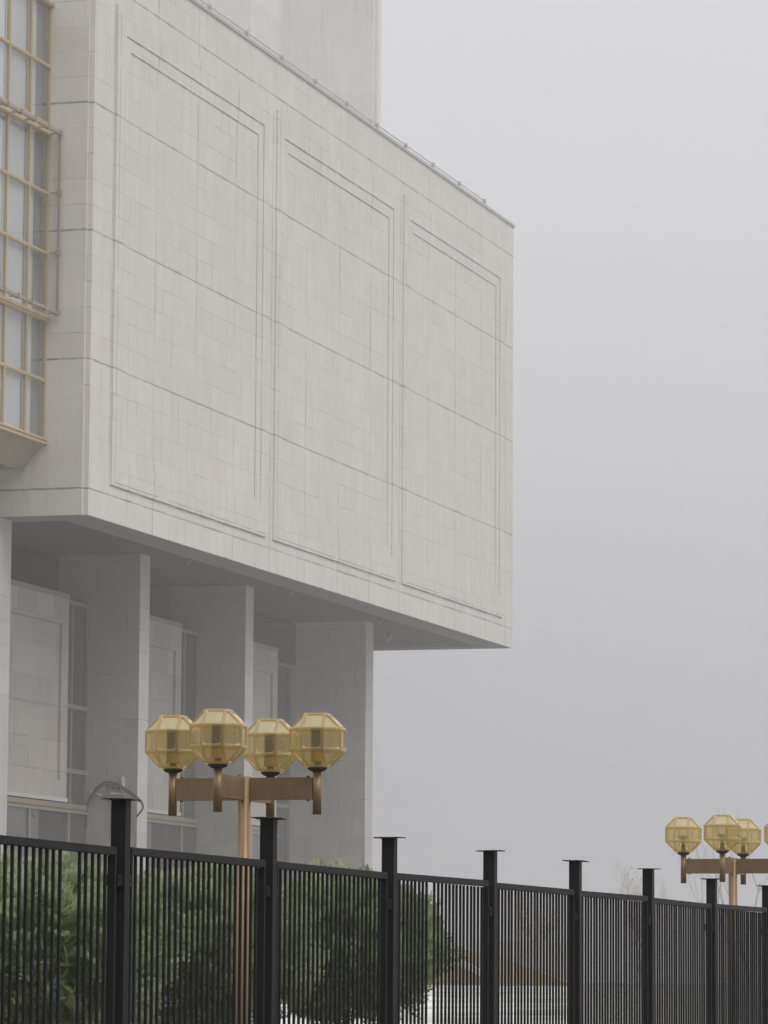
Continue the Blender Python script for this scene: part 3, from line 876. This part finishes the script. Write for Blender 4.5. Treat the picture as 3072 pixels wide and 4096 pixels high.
# ------------------------------------------------------------------ fog
FOG = 0.0036
m = MB(); m.box(-140, 140, -60, 235, -3, 85)
N = NT('fog'); N.n.remove(N.bsdf)
vs = N.new('ShaderNodeVolumeScatter'); vs.inputs['Color'].default_value = (.985,.985,1.0,1); N.put(vs.inputs['Density'], N.math('MULTIPLY', N.rng(N.pos()[1], 22.0, 85.0, .12, 1.0), FOG)); vs.inputs['Anisotropy'].default_value = .2
N.l.new(vs.outputs[0], N.out.inputs['Volume'])
fog = m.build('fog', N.m)
tag(fog, 'grey fog hanging over the whole place and thickening with distance', 'fog', kind='stuff')

# ------------------------------------------------------------------ world, sun
w = bpy.data.worlds.new('World'); scene.world = w; w.use_nodes = True
nt = w.node_tree; nd = nt.nodes; lk = nt.links
bg = nd['Background']
SUN_EL, SUN_AZ = 52.0, 112.0        # sun azimuth measured from +Y towards +X
sky = nd.new('ShaderNodeTexSky'); sky.sky_type = 'NISHITA'; sky.sun_disc = False
sky.sun_elevation = R(SUN_EL); sky.sun_rotation = R(SUN_AZ); sky.dust_density = 6.0; sky.air_density = 1.5
hs = nd.new('ShaderNodeHueSaturation'); hs.inputs['Saturation'].default_value = .10; lk.new(sky.outputs[0], hs.inputs['Color'])
tc = nd.new('ShaderNodeTexCoord'); sx = nd.new('ShaderNodeSeparateXYZ'); lk.new(tc.outputs['Generated'], sx.inputs[0])
cr = nd.new('ShaderNodeValToRGB'); lk.new(sx.outputs[2], cr.inputs[0])
el = cr.color_ramp.elements
el[0].position = 0.0; el[0].color = (7.0,6.93,7.35,1)
el[1].position = 1.0; el[1].color = (17.5,17.4,17.3,1)
for p_, c_ in ((.02,(6.6,6.5,6.95)),(.05,(6.6,6.5,7.0)),(.10,(7.6,7.52,8.1)),(.20,(10.5,10.5,11.2)),(.45,(14.0,14.0,14.1))):
    e = el.new(p_); e.color = (*c_, 1)
mx = nd.new('ShaderNodeMix'); mx.data_type = 'RGBA'; mx.inputs[0].default_value = .88
lk.new(hs.outputs[0], mx.inputs[6]); lk.new(cr.outputs[0], mx.inputs[7])
# low sky behind the viewer darkened by hand to deepen shade under the block
def wm(op, a, b):
    n = nd.new('ShaderNodeMath'); n.operation = op; n.use_clamp = op in ('ADD', 'SUBTRACT')
    for i, v in enumerate((a, b)):
        if isinstance(v, (int, float)): n.inputs[i].default_value = v
        else: lk.new(v, n.inputs[i])
    return n.outputs[0]
back = wm('MULTIPLY', wm('ADD', wm('MULTIPLY', sx.outputs[1], -2.0), .55), wm('SUBTRACT', 1.35, wm('MULTIPLY', sx.outputs[2], 3.0)))
m2 = nd.new('ShaderNodeMix'); m2.data_type = 'RGBA'; m2.blend_type = 'MULTIPLY'
lk.new(back, m2.inputs[0]); lk.new(mx.outputs[2], m2.inputs[6]); m2.inputs[7].default_value = (.10,.10,.10,1)
lk.new(m2.outputs[2], bg.inputs['Color']); bg.inputs['Strength'].default_value = .072
sl = bpy.data.lights.new('sun', 'SUN'); sl.energy = 1.4; sl.angle = R(35); sl.color = (1.0,.97,.93)
so = link(bpy.data.objects.new('sun', sl))
az, elv = R(SUN_AZ), R(SUN_EL)
d = Vector((math.sin(az)*math.cos(elv), math.cos(az)*math.cos(elv), math.sin(elv)))
so.rotation_euler = d.to_track_quat('Z', 'Y').to_euler(); so.location = d*200

# ------------------------------------------------------------------ camera
yaw, pitch, roll = R(16.85), R(6.714), R(.364)
f = Vector((-math.sin(yaw)*math.cos(pitch), math.cos(yaw)*math.cos(pitch), math.sin(pitch)))
r_ = Vector((math.cos(yaw), math.sin(yaw), 0)); u_ = r_.cross(f)
c_, s_ = math.cos(roll), math.sin(roll)
rr_, uu_ = r_*c_ + u_*s_, u_*c_ - r_*s_
cam = bpy.data.cameras.new('camera'); co = link(bpy.data.objects.new('camera', cam))
co.matrix_world = Matrix(((rr_.x,uu_.x,-f.x,0),(rr_.y,uu_.y,-f.y,0),(rr_.z,uu_.z,-f.z,1.6),(0,0,0,1)))
cam.sensor_fit = 'HORIZONTAL'; cam.sensor_width = 36; cam.lens = 36*8609.4/1659
cam.clip_start = .1; cam.clip_end = 3000
scene.camera = co
scene.view_settings.view_transform = 'Standard'; scene.view_settings.look = 'None'; scene.view_settings.exposure = 0
cy = scene.cycles
cy.volume_step_rate = 1.0; cy.use_denoising = True; cy.volume_bounces = 2; cy.max_bounces = 10; cy.transparent_max_bounces = 16
cy.sample_clamp_indirect = 6
